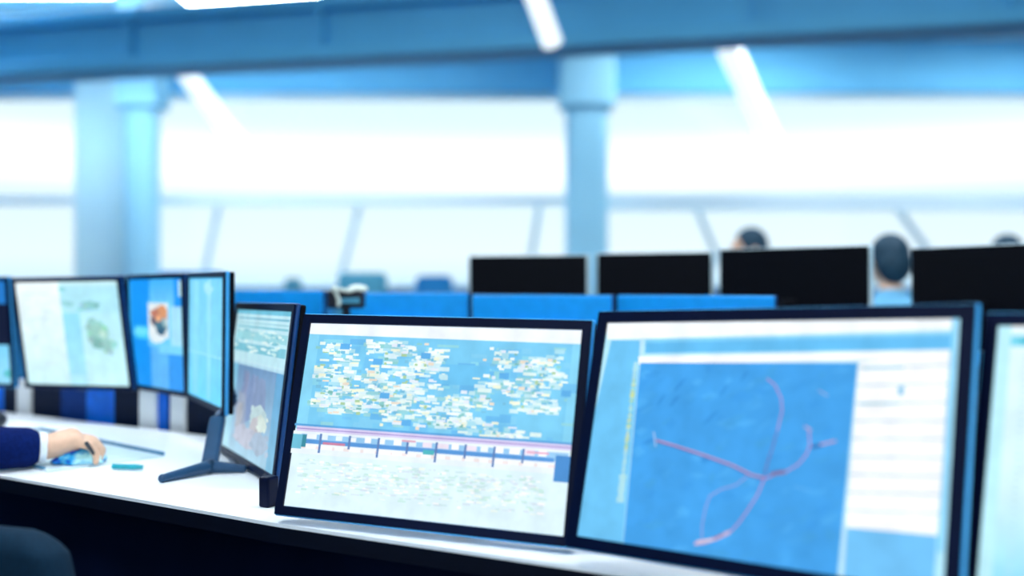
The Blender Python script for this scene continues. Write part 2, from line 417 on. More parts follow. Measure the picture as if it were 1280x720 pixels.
class ScreenMesh:
    """flat colour areas of one screen, in one mesh; every later area lies a hair in front of the earlier"""
    def __init__(s, bm, lay, mt, p):
        s.bm, s.lay, s.mt, s.p = bm, lay, mt, p; s.n = 0
        s.hw = p.w / 2 - p.bez; s.hh = p.h / 2 - p.bez
    def clip(s, pts):
        out = pts
        for ax, lim, sg in ((0, s.hw, 1), (0, -s.hw, -1), (1, s.hh, 1), (1, -s.hh, -1)):
            src = out; out = []
            for i in range(len(src)):
                a, b = src[i - 1], src[i]
                ia = (a[ax] - lim) * sg <= 0; ib = (b[ax] - lim) * sg <= 0
                if ia != ib:
                    u = (lim - a[ax]) / (b[ax] - a[ax]); out.append((a[0] + (b[0] - a[0]) * u, a[1] + (b[1] - a[1]) * u))
                if ib: out.append(b)
            if len(out) < 3: return []
        return out
    def poly(s, pts, col, lift=True, cols=None):
        if cols is None:
            pts = s.clip(pts)
            if len(pts) < 3: return
        z = -.0026 + s.n * 3e-6; s.n += 1
        vs = [s.bm.verts.new(s.mt @ Vector((x, y, z))) for x, y in pts]
        try: f = s.bm.faces.new(vs)
        except ValueError: return
        for i, l in enumerate(f.loops): l[s.lay] = rgb(*(cols[i] if cols else col))
    def rect(s, x0, y0, x1, y1, col): s.poly([(x0, y0), (x1, y0), (x1, y1), (x0, y1)], col)
    def frac(s, u0, v0, u1, v1, col):
        """fractions of the screen, v downwards"""
        X = lambda u: -s.hw + 2 * s.hw * u
        Y = lambda v: s.hh - 2 * s.hh * v
        s.poly([(X(u0), Y(v1)), (X(u1), Y(v1)), (X(u1), Y(v0)), (X(u0), Y(v0))], col)
    def fgrad(s, u0, v0, u1, v1, top, bot):
        X = lambda u: -s.hw + 2 * s.hw * u
        Y = lambda v: s.hh - 2 * s.hh * v
        s.poly([(X(u0), Y(v1)), (X(u1), Y(v1)), (X(u1), Y(v0)), (X(u0), Y(v0))], None, cols=[bot, bot, top, top])
    def fblob(s, u, v, ru, rv, col, n=9, jag=.3):
        pts = []
        for k in range(n):
            a = 2 * PI * k / n; r = 1 + random.uniform(-jag, jag)
            pts.append((-s.hw + 2 * s.hw * (u + ru * r * math.cos(a)), s.hh - 2 * s.hh * (v + rv * r * math.sin(a))))
        s.poly(pts, col)
    def quad(s, pix, col): s.poly([s.p.uv(*q) for q in pix], col)
    def line(s, pix, w, col):
        q = [Vector(s.p.uv(*a)) for a in pix]
        for a, b in zip(q, q[1:]):
            d = (b - a); 
            if d.length < 1e-6: continue
            d.normalize(); n = Vector((-d.y, d.x)) * w / 2; e = d * w * .3
            s.poly([tuple(a - n - e), tuple(b - n + e), tuple(b + n + e), tuple(a + n - e)], col)

# --- what the screens show
def scr_list_map(s, p):      # leftmost lit monitor: white list, pale map
    s.frac(0, 0, 1, 1, (178, 235, 250))
    s.fgrad(0, 0, .43, 1, (240, 252, 255), (205, 245, 252))
    s.fgrad(.43, 0, 1, .05, (205, 245, 252), (190, 240, 250))
    s.fgrad(.43, .3, .6, .9, (150, 225, 250), (165, 230, 252))
    s.fgrad(.6, .3, 1, 1, (185, 238, 250), (200, 245, 252))
    for _ in range(26):
        s.frac(u := random.uniform(.03, .3), v := random.uniform(.06, .8), u + random.uniform(.04, .12), v + .012, (215, 240, 248))
    for (u, v, a, b, c) in ((.46, .07, .03, .02, (130, 205, 215)), (.5, .21, .06, .03, (155, 215, 220)), (.70, .23, .1, .045, (140, 200, 205)), (.78, .22, .03, .02, (120, 180, 180)),
                            (.72, .42, .08, .06, (150, 210, 205)), (.76, .5, .09, .09, (155, 208, 198)), (.74, .6, .05, .06, (125, 180, 175)), (.83, .62, .05, .07, (150, 200, 195)), (.8, .5, .03, .04, (195, 235, 220)), (.90, .6, .03, .04, (150, 215, 215))):
        s.fblob(u, v, a, b, c)
        for _ in range(6): s.fblob(u + random.uniform(-a, a), v + random.uniform(-b, b), a * .3, b * .3, tuple(min(255, x + random.randint(-16, 22)) for x in c), 6)
def scr_photo(s, p):         # blue desktop with an orange picture
    s.frac(0, 0, 1, 1, (20, 150, 245))
    s.fgrad(.4, 0, .85, .25, (60, 175, 248), (110, 200, 250))
    s.frac(.36, .2, .8, .62, (110, 205, 250)); s.frac(.78, .25, 1, .66, (165, 225, 250))
    s.frac(.1, .44, .35, .56, (70, 205, 245)); s.fblob(.2, .5, .14, .04, (110, 225, 248))
    s.frac(.4, .62, .72, 1, (90, 180, 245)); s.frac(.72, .64, 1, 1, (40, 150, 240)); s.frac(.55, .6, 1, .68, (120, 210, 250))
    s.frac(.37, .22, .74, .54, (225, 235, 238)); s.fblob(.55, .54, .15, .06, (225, 240, 245))
    for (u, v, a, b, c) in ((.56, .34, .15, .09, (190, 135, 110)), (.64, .3, .08, .07, (215, 150, 105)), (.5, .38, .08, .05, (110, 90, 100)), (.58, .43, .12, .06, (70, 120, 140)), (.6, .48, .07, .04, (50, 95, 125)), (.68, .4, .05, .05, (160, 190, 195)), (.55, .36, .05, .04, (245, 180, 130)), (.5, .32, .04, .03, (190, 110, 90))):
        s.fblob(u, v, a, b, c)
    s.frac(.93, .02, .985, .16, (190, 235, 250)); s.frac(0, .02, .03, 1, (60, 180, 250))
def scr_plain_cyan(s, p):
    s.fgrad(0, 0, 1, .62, (120, 208, 245), (125, 210, 245)); s.fgrad(0, .62, 1, 1, (115, 205, 248), (110, 215, 255))
    s.fgrad(.12, .02, .3, .98, (140, 218, 248), (130, 215, 250)); s.fgrad(.55, .0, .66, .98, (150, 222, 248), (135, 218, 250))
    s.frac(0, .62, 1, .63, (160, 228, 250)); s.fblob(.58, .09, .12, .05, (165, 228, 250)); s.frac(0, 0, 1, .012, (80, 190, 240))
def scr_camera_view(s, p):   # tall view of the angled monitor: striped header over a lilac-grey picture with a painted reflection
    s.fgrad(0, 0, 1, .36, (190, 228, 238), (185, 225, 235))
    s.frac(0, 0, 1, .03, (110, 190, 215))
    for (v, h_, c) in ((.05, .015, (120, 185, 205)), (.085, .01, (150, 205, 215)), (.11, .015, (125, 195, 210)), (.15, .06, (150, 210, 220)), (.235, .06, (120, 190, 208))):
        s.frac(.03, v, .96, v + h_, c)
    for _ in range(60):
        u = random.uniform(.04, .9); v = random.choice((.14, .2, .25)) + random.uniform(0, .04)
        s.fblob(u, v, random.uniform(.02, .06), .009, random.choice(((190, 228, 230), (215, 240, 240), (120, 190, 205))), 6)
    s.fgrad(0, .355, 1, .39, (195, 230, 240), (165, 205, 225))
    s.fgrad(0, .39, 1, 1, (108, 145, 185), (165, 205, 225))
    s.fgrad(.0, .39, .16, 1, (120, 185, 215), (175, 220, 235)); s.fgrad(.86, .39, 1, 1, (90, 155, 200), (130, 190, 220))
    for (u, v, a, b, c) in ((.4, .62, .13, .16, (128, 150, 188)), (.3, .7, .1, .13, (150, 165, 188)), (.28, .76, .06, .1, (172, 178, 188)), (.62, .6, .13, .14, (130, 150, 185)), (.66, .70, .14, .07, (185, 210, 212)),
                            (.6, .78, .1, .07, (185, 185, 190)), (.72, .74, .08, .05, (205, 220, 212)), (.45, .86, .2, .07, (185, 190, 205)), (.7, .86, .15, .07, (165, 185, 205)), (.36, .52, .03, .09, (135, 148, 182))):
        s.fblob(u, v, a, b, c, 12, .2)
        for _ in range(10):
            dj = random.randint(-10, 10)
            s.fblob(u + random.uniform(-a, a), v + random.uniform(-b, b), a * .25, b * .3, tuple(min(255, x + dj) for x in c), 7)
def scr_city_map(s, p):      # busy map with labels over a timeline
    s.frac(0, 0, 1, 1, (222, 245, 252))
    TL, TR, BR, BL = (384, 399), (728, 410), (700, 673), (350, 637)
    def P(u, v):
        ax = TL[0] + (TR[0] - TL[0]) * u; ay = TL[1] + (TR[1] - TL[1]) * u
        bx = BL[0] + (BR[0] - BL[0]) * u; by = BL[1] + (BR[1] - BL[1]) * u
        return (ax + (bx - ax) * v, ay + (by - ay) * v)
    def q(u0, v0, u1, v1, c): s.quad([P(u0, v1), P(u1, v1), P(u1, v0), P(u0, v0)], c)
    q(-.05, -.05, 1.05, .075, (240, 248, 255))
    q(-.05, .075, 1.05, .57, (135, 212, 244))
    q(.05, .078, .97, .56, (122, 202, 240))
    for _ in range(150):       # land and water patches
        u = random.uniform(.04, .95); v = random.uniform(.09, .53)
        q(u, v, u + random.uniform(.02, .09), v + random.uniform(.01, .05), random.choice(((115, 195, 240), (130, 205, 240), (140, 215, 238), (105, 185, 235), (145, 212, 225))))
    q(.48, .20, .68, .30, (110, 195, 240)); q(.8, .3, .96, .5, (125, 205, 242))
    cl = [(.09, .14, 14), (.14, .2, 12), (.07, .27, 12), (.15, .3, 16), (.1, .38, 16), (.06, .42, 14), (.2, .37, 22), (.25, .27, 12), (.27, .12, 16), (.35, .13, 16), (.3, .17, 8), (.36, .24, 16), (.42, .19, 14), (.47, .15, 12), (.45, .22, 10),
          (.34, .33, 16), (.28, .33, 12), (.4, .32, 14), (.27, .4, 18), (.37, .4, 12), (.33, .47, 12), (.15, .44, 14), (.22, .44, 12), (.42, .46, 10), (.55, .4, 12), (.6, .43, 14), (.53, .48, 16), (.6, .48, 14), (.58, .36, 8), (.66, .37, 10),
          (.7, .16, 14), (.78, .18, 14), (.86, .17, 12), (.93, .16, 6), (.9, .25, 10), (.83, .27, 12), (.75, .3, 10), (.85, .33, 10), (.8, .38, 10), (.88, .38, 10), (.69, .28, 8), (.7, .52, 12), (.8, .53, 10), (.9, .22, 8), (.47, .39, 6), (.5, .3, 4)]
    for (u, v, n) in cl:
        for _ in range(int(n * .9)):
            a = u + random.gauss(0, .026); b = v + random.gauss(0, .02)
            if not (.04 < a < .93 and .09 < b < .54): continue
            w_ = random.uniform(.02, .05)
            q(a, b, a + w_, b + random.uniform(.012, .022), random.choice(((205, 236, 244), (190, 230, 240), (220, 242, 240), (150, 210, 220), (170, 222, 238), (215, 240, 248))))
        for _ in range(int(n * 1.25)):
            a = u + random.gauss(0, .028); b = v + random.gauss(0, .022)
            if not (.04 < a < .95 and .09 < b < .545): continue
            c = random.choices(((240, 252, 250), (228, 245, 240), (238, 244, 220), (140, 205, 205), (170, 205, 160), (120, 190, 222), (235, 222, 205), (125, 185, 180), (225, 235, 250)), (7, 6, 4, 4, 1.4, 4, 1.3, 1.2, 4))[0]
            w_ = random.uniform(.010, .036) if c[0] > 200 else random.uniform(.008, .02)
            q(a, b, a + w_, b + random.uniform(.008, .017), c)
    for (u, v) in ((.135, .12), (.26, .19), (.3, .36), (.72, .23), (.39, .49), (.95, .3), (.43, .15)):
        q(u, v, u + .035, v + .03, (95, 175, 232))
    # timeline strip
    q(-.05, .545, 1.05, .556, (90, 165, 222)); q(.02, .556, 1.02, .583, (214, 206, 240)); q(.02, .567, 1.02, .572, (160, 140, 205))
    q(-.05, .583, 1.0, .70, (232, 244, 252)); q(.02, .655, 1.0, .672, (238, 226, 226))
    q(.04, .596, 1.0, .64, (150, 200, 238)); q(.04, .624, .95, .645, (88, 150, 215))
    for k in range(17):
        u = .06 + k * .052
        q(u, .592 + random.uniform(-.003, .006), u + random.uniform(.02, .042), .62, random.choice(((240, 248, 255), (225, 240, 252), (250, 250, 255), (235, 225, 240))))
        q(u, .650, u + random.uniform(.03, .045), .672, (245, 248, 250))
        if k % 2: q(u - .006, .59, u + .002, .69 if k % 4 == 1 else .66, (95, 130, 185))
    q(.12, .632, .2, .645, (200, 130, 160)); q(.4, .59, .45, .6, (220, 170, 190)); q(.48, .632, .52, .655, (80, 180, 190)); q(.85, .6, .93, .61, (225, 170, 195))
    q(-.05, .60, .045, .675, (110, 190, 215)); q(.045, .6, .06, .665, (60, 140, 160))
    q(.955, .61, 1.03, .735, (75, 140, 205))
    for _ in range(600):
        u = random.uniform(.04, .92); v = random.uniform(.72, .9) - .0
        if random.random() < (v - .8) * 6: continue
        q(u, v, u + random.uniform(.008, .03), v + random.uniform(.004, .012), random.choice(((205, 232, 236), (200, 235, 228), (240, 250, 240), (250, 252, 255), (212, 228, 240))))
def scr_line_map(s, p):      # blue map with red routes and a white table
    s.frac(0, 0, 1, 1, (178, 232, 252))
    Q = lambda *a: s.quad(*a)
    Q([(700, 700), (775, 700), (800, 425), (763, 425)], (108, 194, 242))
    Q([(700, 760), (772, 760), (777, 678), (700, 660)], (108, 194, 242))
    Q([(756, 401), (1196, 389), (1194, 411), (758, 424)], (246, 252, 255))
    Q([(806, 424), (1191, 415), (1189, 436), (805, 441)], (98, 186, 238)); Q([(806, 424), (1191, 415), (1191, 419), (806, 428)], (125, 205, 245))
    s.line([(801, 424), (800, 446)], .006, (185, 228, 250))
    Q([(797, 445), (1190, 437), (1189, 448), (797, 455)], (250, 252, 255))
    Q([(799, 453), (1071, 453), (1042, 760), (770, 760)], (66, 160, 232))
    random.seed(11)
    for _ in range(170):
        x = random.uniform(785, 1060); y = random.uniform(458, 715); a = random.uniform(4, 18); b = random.uniform(2, 8); k = random.uniform(-.8, .1)
        s.poly([s.p.uv(min(max(X, 800 - (Y - 453) * .1), 1070 - (Y - 453) * .103), max(Y, 455)) for X, Y in ((x - a, y - k * a - b * .3), (x, y + b), (x + a, y + k * a), (x + .2 * a, y - b))], random.choice(((70, 164, 234), (62, 155, 229), (76, 170, 238), (64, 158, 230), (68, 160, 226))))
    for (x, y, a, k) in ((850, 478, 10, -.8), (842, 500, 8, -.8), (905, 485, 8, -.9), (888, 520, 12, -.7), (880, 574, 8, .3), (812, 550, 12, -.1), (1008, 533, 5, 2), (826, 498, 7, -.9), (930, 468, 7, -.9)):
        s.poly([s.p.uv(X, Y) for X, Y in ((x - a, y - k * a + 3), (x - a * .3, y - k * a * .3 + 5), (x + a, y + k * a), (x, y - 3))], (56, 146, 220))
    px = lambda L: [(720 + a / 2.057, 370 + b / 2.057) for a, b in L]
    red = (178, 142, 200); dk = (84, 104, 170); dkr = (140, 112, 150)
    s.line(px([(205, 373), (250, 386), (330, 412), (400, 437), (450, 462), (482, 470)]), .003, dk)
    s.line(px([(205, 370), (250, 383), (330, 409), (400, 434), (450, 459), (482, 467)]), .0022, (196, 146, 180))
    s.line(px([(198, 350), (203, 385)]), .002, (170, 200, 240))
    s.line(px([(490, 212), (510, 228), (526, 262), (528, 295), (516, 345), (500, 400), (487, 440), (482, 470)]), .0021, red)
    s.line(px([(516, 345), (500, 400), (487, 440), (482, 465)]), .0016, dk)
    s.line(px([(482, 470), (465, 510), (440, 550), (415, 585), (398, 603), (385, 610)]), .0022, red)
    s.line(px([(392, 607), (360, 622), (330, 632), (305, 636)]), (.0044), (205, 175, 205)); s.line(px([(375, 612), (340, 628)]), .0018, (140, 90, 110))
    s.line(px([(312, 630), (350, 626)]), .0022, (235, 215, 220))
    s.line(px([(482, 470), (510, 458), (540, 450), (570, 432), (590, 408), (600, 385), (597, 340)]), .0022, red)
    s.line(px([(500, 458), (536, 452)]), .0042, dkr); s.line(px([(505, 452), (530, 447)]), .0016, dk)
    s.line(px([(606, 388), (630, 382)]), .0045, (50, 100, 165)); s.line(px([(628, 381), (665, 372)]), .0026, (190, 150, 185))
    s.line(px([(588, 335), (602, 345)]), .003, (180, 170, 210))
    s.line(px([(440, 462), (410, 485), (370, 497), (342, 514), (331, 545), (322, 590), (322, 628)]), .0019, (150, 155, 215))
    s.line(px([(622, 242), (645, 256)]), .0014, (170, 180, 225)); s.line(px([(560, 490), (600, 500)]), .002, (90, 175, 240))
    # white table
    Q([(1073, 452), (1189, 446), (1171, 669), (1056, 659)], (250, 252, 255))
    for k in range(9):
        yl = 459 + k * 22.3; yr = 456 + k * 23.2; xl = 1073 - k * 1.9; xr = 1188 - k * 1.9
        s.line([(xl, yl), (xr, yr)], .0019, (168, 208, 228))
        if k in (0, 2): s.line([(xl + 5, yl + 1), (xl + 55, yl)], .003, (150, 205, 225))
    Q([(1122, 482), (1130, 482), (1129, 494), (1121, 494)], (140, 195, 225))
    Q([(1056, 659), (1171, 669), (1164, 770), (1048, 770)], (112, 192, 244))
    s.line([(1056, 655), (1049, 760)], .004, (190, 228, 250))
    Q([(1190, 395), (1196, 395), (1178, 690), (1171, 690)], (130, 206, 246))
    # speckled legend at the side
    for k in range(70):
        u = k / 70; x = 794 - u * 20; y = 452 + u * 176
        c = random.choice(((190, 215, 130), (150, 215, 200), (215, 225, 160), (170, 225, 225))) if .12 < u < .62 else (175, 222, 228)
        w_ = random.uniform(2, 5) if u < .8 else random.uniform(5, 9)
        Q([(x - w_ * .6, y), (x + w_ * .6, y), (x + w_ * .6, y + random.uniform(1.5, 3.2)), (x - w_ * .6, y + 2)], c)
def scr_dot_table(s, p):
    s.fgrad(0, 0, 1, .6, (226, 250, 255), (214, 248, 254)); s.fgrad(0, .6, 1, 1, (214, 248, 254), (120, 215, 250))
    s.frac(0, 0, 1, .012, (245, 252, 255)); s.frac(0, .035, 1, .075, (120, 215, 238)); s.frac(.05, .045, .3, .065, (70, 180, 205)); s.frac(0, 0, .03, 1, (190, 242, 255))
    for i in range(24):
        for j in range(34):
            s.frac(.06 + i * .038, .11 + j * .024, .06 + i * .038 + .010, .11 + j * .024 + .006, (188, 226, 238) if (i * 7 + j * 3) % 5 else (165, 212, 232))
def scr_edge(s, p):
    s.frac(0, 0, 1, .22, (30, 120, 200)); s.frac(0, .22, 1, .62, (2, 14, 45)); s.fgrad(0, .62, 1, 1, (120, 205, 245), (150, 220, 250)); s.fblob(.97, .9, .04, .05, (90, 190, 200))

SL = .93
P1 = Panel((-1.382, 3.26, -.144), (-20.7, -8.9, .7), .437, .36, sc=SL, bez=.014)
P2 = Panel((-1.078, 3.139, -.137), (-49.1, -1.5, .3), .437, .36, sc=SL, bez=.015)
P3 = Panel((-.819, 2.766, -.136), (-61.3, .4, -.3), .45, .36, sc=SL, bez=.016)
P4 = Panel((-.577, 2.317, -.214), (-62.9, 7.0, .5), .54, .366)
P5 = Panel((-.140, 1.711, -.219), (-23.2, 14.0, -.5), .547, .355)
P6 = Panel((.314, 1.372, -.197), (-41.2, 16.3, 1.9), .556, .358, bez=.020)
P7 = Panel((.715, 1.00, -.190), (-46, 16.0, 1.5), .54, .352, sc=1.03)
P0 = Panel((-1.712, 3.16, -.135), (-8, -6, 0), .42, .34, bez=.014)
G = 'lit monitors on the white desk'
make_monitor(P0, 'barely visible monitor at the far end beside the white list monitor', scr_edge, group=G, arm=True, base_z=TOPD)
make_monitor(P1, 'black framed monitor showing a white list beside a pale map', scr_list_map, rim='navy_rim', group=G, arm=True, base_z=TOPD)
make_monitor(P2, 'narrow looking monitor with blue desktop and small orange picture', scr_photo, rim='navy_rim', group=G, arm=True, base_z=TOPD)
m3 = make_monitor(P3, 'steeply turned monitor with plain cyan screen on a splayed stand', scr_plain_cyan, rim='rim', stand=False, bump=False, group=G)
make_monitor(P4, 'sharply turned monitor with striped header over a greyish picture', scr_camera_view, rim='navy_rim', group=G)
make_monitor(P5, 'tilted monitor showing a busy label covered map above a timeline', scr_city_map, rim='rim', group=G)
make_monitor(P6, 'large tilted monitor showing a blue map with thin red routes', scr_line_map, rim='rim', group=G)
make_monitor(P7, 'partly seen monitor filled with a white table of tiny dots', scr_dot_table, rim='rim', group=G)
# splayed stand of the plain cyan monitor
hub = Vector((-.654, 2.25, DESK)); top = Vector((-.680, 2.405, DESK + .10))
s = bmesh.new()
mtN = Matrix.Identity(4)
d = (top - (hub + Vector((0, 0, .02))))
q = d.to_track_quat('Z', 'Y').to_matrix().to_4x4()
box(s, (0, 0, 0), (.036, .022, d.length), Matrix.Translation((hub + top) / 2 + Vector((0, 0, .01))) @ q, bev=.008)
back3 = P3.c - P3.N * .032 - P3.U * .05
elb = P3.c - P3.N * .034 - P3.U * .135 + P3.R * .16
tube(s, top, elb, .012); tube(s, elb, back3, .012)
box(s, (0, 0, 0), (.07, .07, .012), Matrix.Translation(back3) @ P3.m.to_3x3().to_4x4(), bev=.003)
obj('stand_neck', s, M['stand'], m3, world=True)
for tip, in (((-.722, 2.148, DESK + .006),), ((-.585, 2.262, DESK + .006),)):
    s = bmesh.new(); a_ = hub + Vector((0, 0, .016)); b_ = Vector(tip)
    tube(s, a_, b_ + Vector((0, 0, .003)), .014, .0085); ball(s, a_, .016); ball(s, b_ + Vector((0, 0, .003)), .009)
    obj('stand_foot', s, M['stand'], m3, world=True)

# blue backed monitors just behind
def px_panel(pl, pr, ytl, ytr, Dl, w, h, rel=None, yawd=None, tilt=0, bez=.014):
    """monitor whose upper corners are seen at columns pl and pr with its left side at distance Dl"""
    xl = (pl - 640) / F * Dl
    # right distance so that the width comes out as w
    best = None
    for k in range(-400, 401):
        Dr = Dl + k * .0015; xr = (pr - 640) / F * Dr
        e = abs(math.hypot(xr - xl, Dr - Dl) - w)
        if k <= 0 and (best is None or e < best[0]): best = (e, Dr, xr)
    Dr, xr = best[1], best[2]
    yaw = math.degrees(math.atan2(Dr - Dl, xr - xl))
    zt = (-(ytl - 360) / F * Dl - (ytr - 360) / F * Dr) / 2
    return Panel(((xl + xr) / 2, (Dl + Dr) / 2, zt - h / 2), (yaw, tilt, 0), math.hypot(xr - xl, Dr - Dl), h, bez=bez)
G2 = 'blue backed monitors behind the lit ones'
for (a, b, ya, yb, D, w, l) in ((300, 409, 362, 363, 3.30, .34, 'blue backed monitor behind the striped screen'), (430, 588, 365, 365, 3.40, .43, 'bright blue backed monitor behind the small black device'),
                                (594, 769, 368, 368, 3.12, .45, 'blue backed monitor just below the first two black monitors'), (776, 973, 369, 368, 3.02, .48, 'blue backed monitor above the red route map')):
    pp = px_panel(a, b, ya, yb, D, w, .29)
    make_monitor(pp, l, None, rim='navy_rim', shell='back_blue', group=G2, rear=True)
G3 = 'black monitors in the far row'
for (a, b, ya, yb, D, w, l) in ((587, 738, 320, 318, 3.95, .47, 'farthest black monitor of the dark row'), (746.5, 893.5, 317.5, 313.5, 3.85, .44, 'second black monitor of the dark row, seen from the blue pillar'),
                                (902, 1093, 311, 307, 3.55, .54, 'widest black monitor beside the gap where a person sits'), (1143, 1340, 308, 304, 3.35, .54, 'black monitor beyond the gap where the light blue shirt shows')):
    pp = px_panel(a, b, ya, yb, D, w, .32)
    make_monitor(pp, l, None, rim='pale_rim', group=G3, rear=True, bump=False, rimw=.009)

# ------------------------------------------------------------------ small things on the desk
def ray(px, py, z):
    """point at height z above the floor seen at this place of the photograph"""
    k = (z - H) / (-(py - 360) / F); return Vector(((px - 640) / F * k, k, z))
# desk pad with raised rim
A = ray(206, 571, DESK); u = Vector((-.745, .667, 0)).normalized(); v = Vector((-.667, -.745, 0)).normalized()
ang = math.atan2(-u.y, -u.x)
t = thing('desk_pad', 'pale desk pad with grey rim lying beneath the hand', 'desk pad', A + u * .33 + v * .14 , ang)
s = bmesh.new(); box(s, (0, 0, .0025), (.66, .28, .005), bev=.002); obj('pad_sheet', s, M['pad'], t)
s = bmesh.new(); box(s, (0, .136, .007), (.66, .010, .010), bev=.003); box(s, (-.326, 0, .006), (.008, .28, .006), bev=.002); box(s, (.16, -.137, .006), (.3, .007, .006), bev=.002)
obj('pad_rim', s, M['pad_rim'], t)
# teal pen
p0 = ray(141, 583, DESK + .008); p1 = ray(178, 584, DESK + .008)
t = thing('pen', 'teal pen lying on the pale pad beside the cloth', 'pen', p0, 0)
s = bmesh.new(); tube(s, p0, p0.lerp(p1, .7), .0062, .0062); obj('pen_barrel', s, M['teal'], t, world=True)
s = bmesh.new(); tube(s, p0.lerp(p1, .7), p1, .0066, .005); obj('pen_cap', s, M['teal'], t, world=True)
# mouse at the picture edge
t = thing('computer_mouse', 'small dark mouse on the white desk behind the sleeve', 'mouse', ray(-2, 535, DESK) + Vector((0, 0, .019)), R(20))
s = bmesh.new(); ball(s, (0, 0, .004), .03, (.8, 1.3, .75)); obj('mouse_shell', s, M['device'], t, smooth=True)
s = bmesh.new(); tube(s, (-.006, .02, .025), (.006, .02, .025), .006); obj('scroll_wheel', s, M['bezel'], t)
# small black block beside the angled monitor
t = thing('power_brick', 'small black block standing at the lower corner of the sharply turned monitor', 'power brick', ray(336, 633, DESK), R(-30))
s = bmesh.new(); box(s, (0, 0, .028), (.024, .03, .056), bev=.004); obj('casing', s, M['bezel'], t)
s = bmesh.new(); path_tube(s, [(0, .015, .02), (0, .035, .02), (.01, .06, .006), (.02, .1, .004)], .0025); obj('cord', s, M['bezel'], t)
# crumpled cyan and blue cloth under the hand
cc = ray(93, 583, DESK) + Vector((0, .02, 0))
s = bmesh.new(); bmesh.ops.create_icosphere(s, subdivisions=5, radius=1.0)
for vt in s.verts:
    n = noise.fractal(vt.co * 1.7 + Vector((3, 1, 5)), 1, 2, 5); r = noise.noise(vt.co * 4.2)
    vt.co *= 1 + .25 * n + .16 * abs(r)
    z0 = max(0, vt.co.z + .12)
    vt.co = Vector((vt.co.x * .053, vt.co.y * .036, z0 * .030))
o = obj('crumpled_cloth', s, M['cloth'], None, smooth=True); o.location = (cc.x, cc.y, DESK + .006); o.rotation_euler = (0, 0, R(10))
tag(o, 'crumpled cyan and blue cloth held under the hand', 'cloth')
# black pen held in the fingers
t = thing('pen', 'short black pen held between the fingers', 'pen', ray(124, 578, DESK + .006), 0)
s = bmesh.new(); tube(s, ray(124, 577, DESK + .008), ray(112, 560, DESK + .045), .0022, .0052); obj('pen_barrel', s, M['pen'], t, world=True)
s = bmesh.new(); tube(s, ray(112, 560, DESK + .045), ray(108, 554, DESK + .058), .0052, .0046); obj('pen_cap', s, M['pen'], t, world=True)

# small black device on top of the blue backed monitor, with cream cable
D_ = 3.02
def at(px, py, D): return Vector(((px - 640) / F * D, D, H - (py - 360) / F * D))
c = at(433, 374, D_)
t = thing('desk_phone', 'small black device with cream cable behind the busy map monitor', 'phone', (c.x, c.y, DESK), 0)
s = bmesh.new(); box(s, c, (.105, .05, .052), None, bev=.006); obj('casing', s, M['device'], t, world=True)
s = bmesh.new(); box(s, c + Vector((.012, -.026, -.004)), (.06, .004, .016), None, bev=.001); obj('display', s, M['chair_grey'], t, world=True)
s = bmesh.new(); tube(s, Vector((c.x, c.y, DESK + .01)), Vector((c.x, c.y, c.z - .02)), .012); box(s, (c.x, c.y, DESK + .006), (.12, .1, .012), None, bev=.004); obj('stand_pole', s, M['device'], t, world=True)
s = bmesh.new(); path_tube(s, [at(454, 363, 3.0), at(446, 361, 3.0), at(436, 364, 2.99), at(424, 362, 2.985), at(417, 361, 2.985), at(421, 368, 2.985), at(424, 377, 2.985), at(423, 381, 2.985)], .0055); obj('cable', s, M['cream'], t, world=True)
s = bmesh.new(); ball(s, at(447, 361, 3.03), .018, (1.7, 1, .7)); ball(s, at(418, 361, 2.985), .009); obj('handset', s, M['cream'], t, world=True, smooth=True)
# the desk the phone stands on is the low shelf between the rows
t = thing('cable_shelf', 'narrow dark shelf between the two rows of monitors', 'shelf', (-.45, 3.0, 0))
s = bmesh.new(); box(s, (-.45, 3.02, DESK - .015), (.5, .16, .03), None, bev=.003); obj('shelf_board', s, M['dark_panel'], t, world=True)
for x in (-.67, -.23):
    s = bmesh.new(); box(s, (x, 3.02, (DESK - .03) / 2), (.03, .12, DESK - .031), None, bev=.003); obj('leg', s, M['dark_panel'], t, world=True)

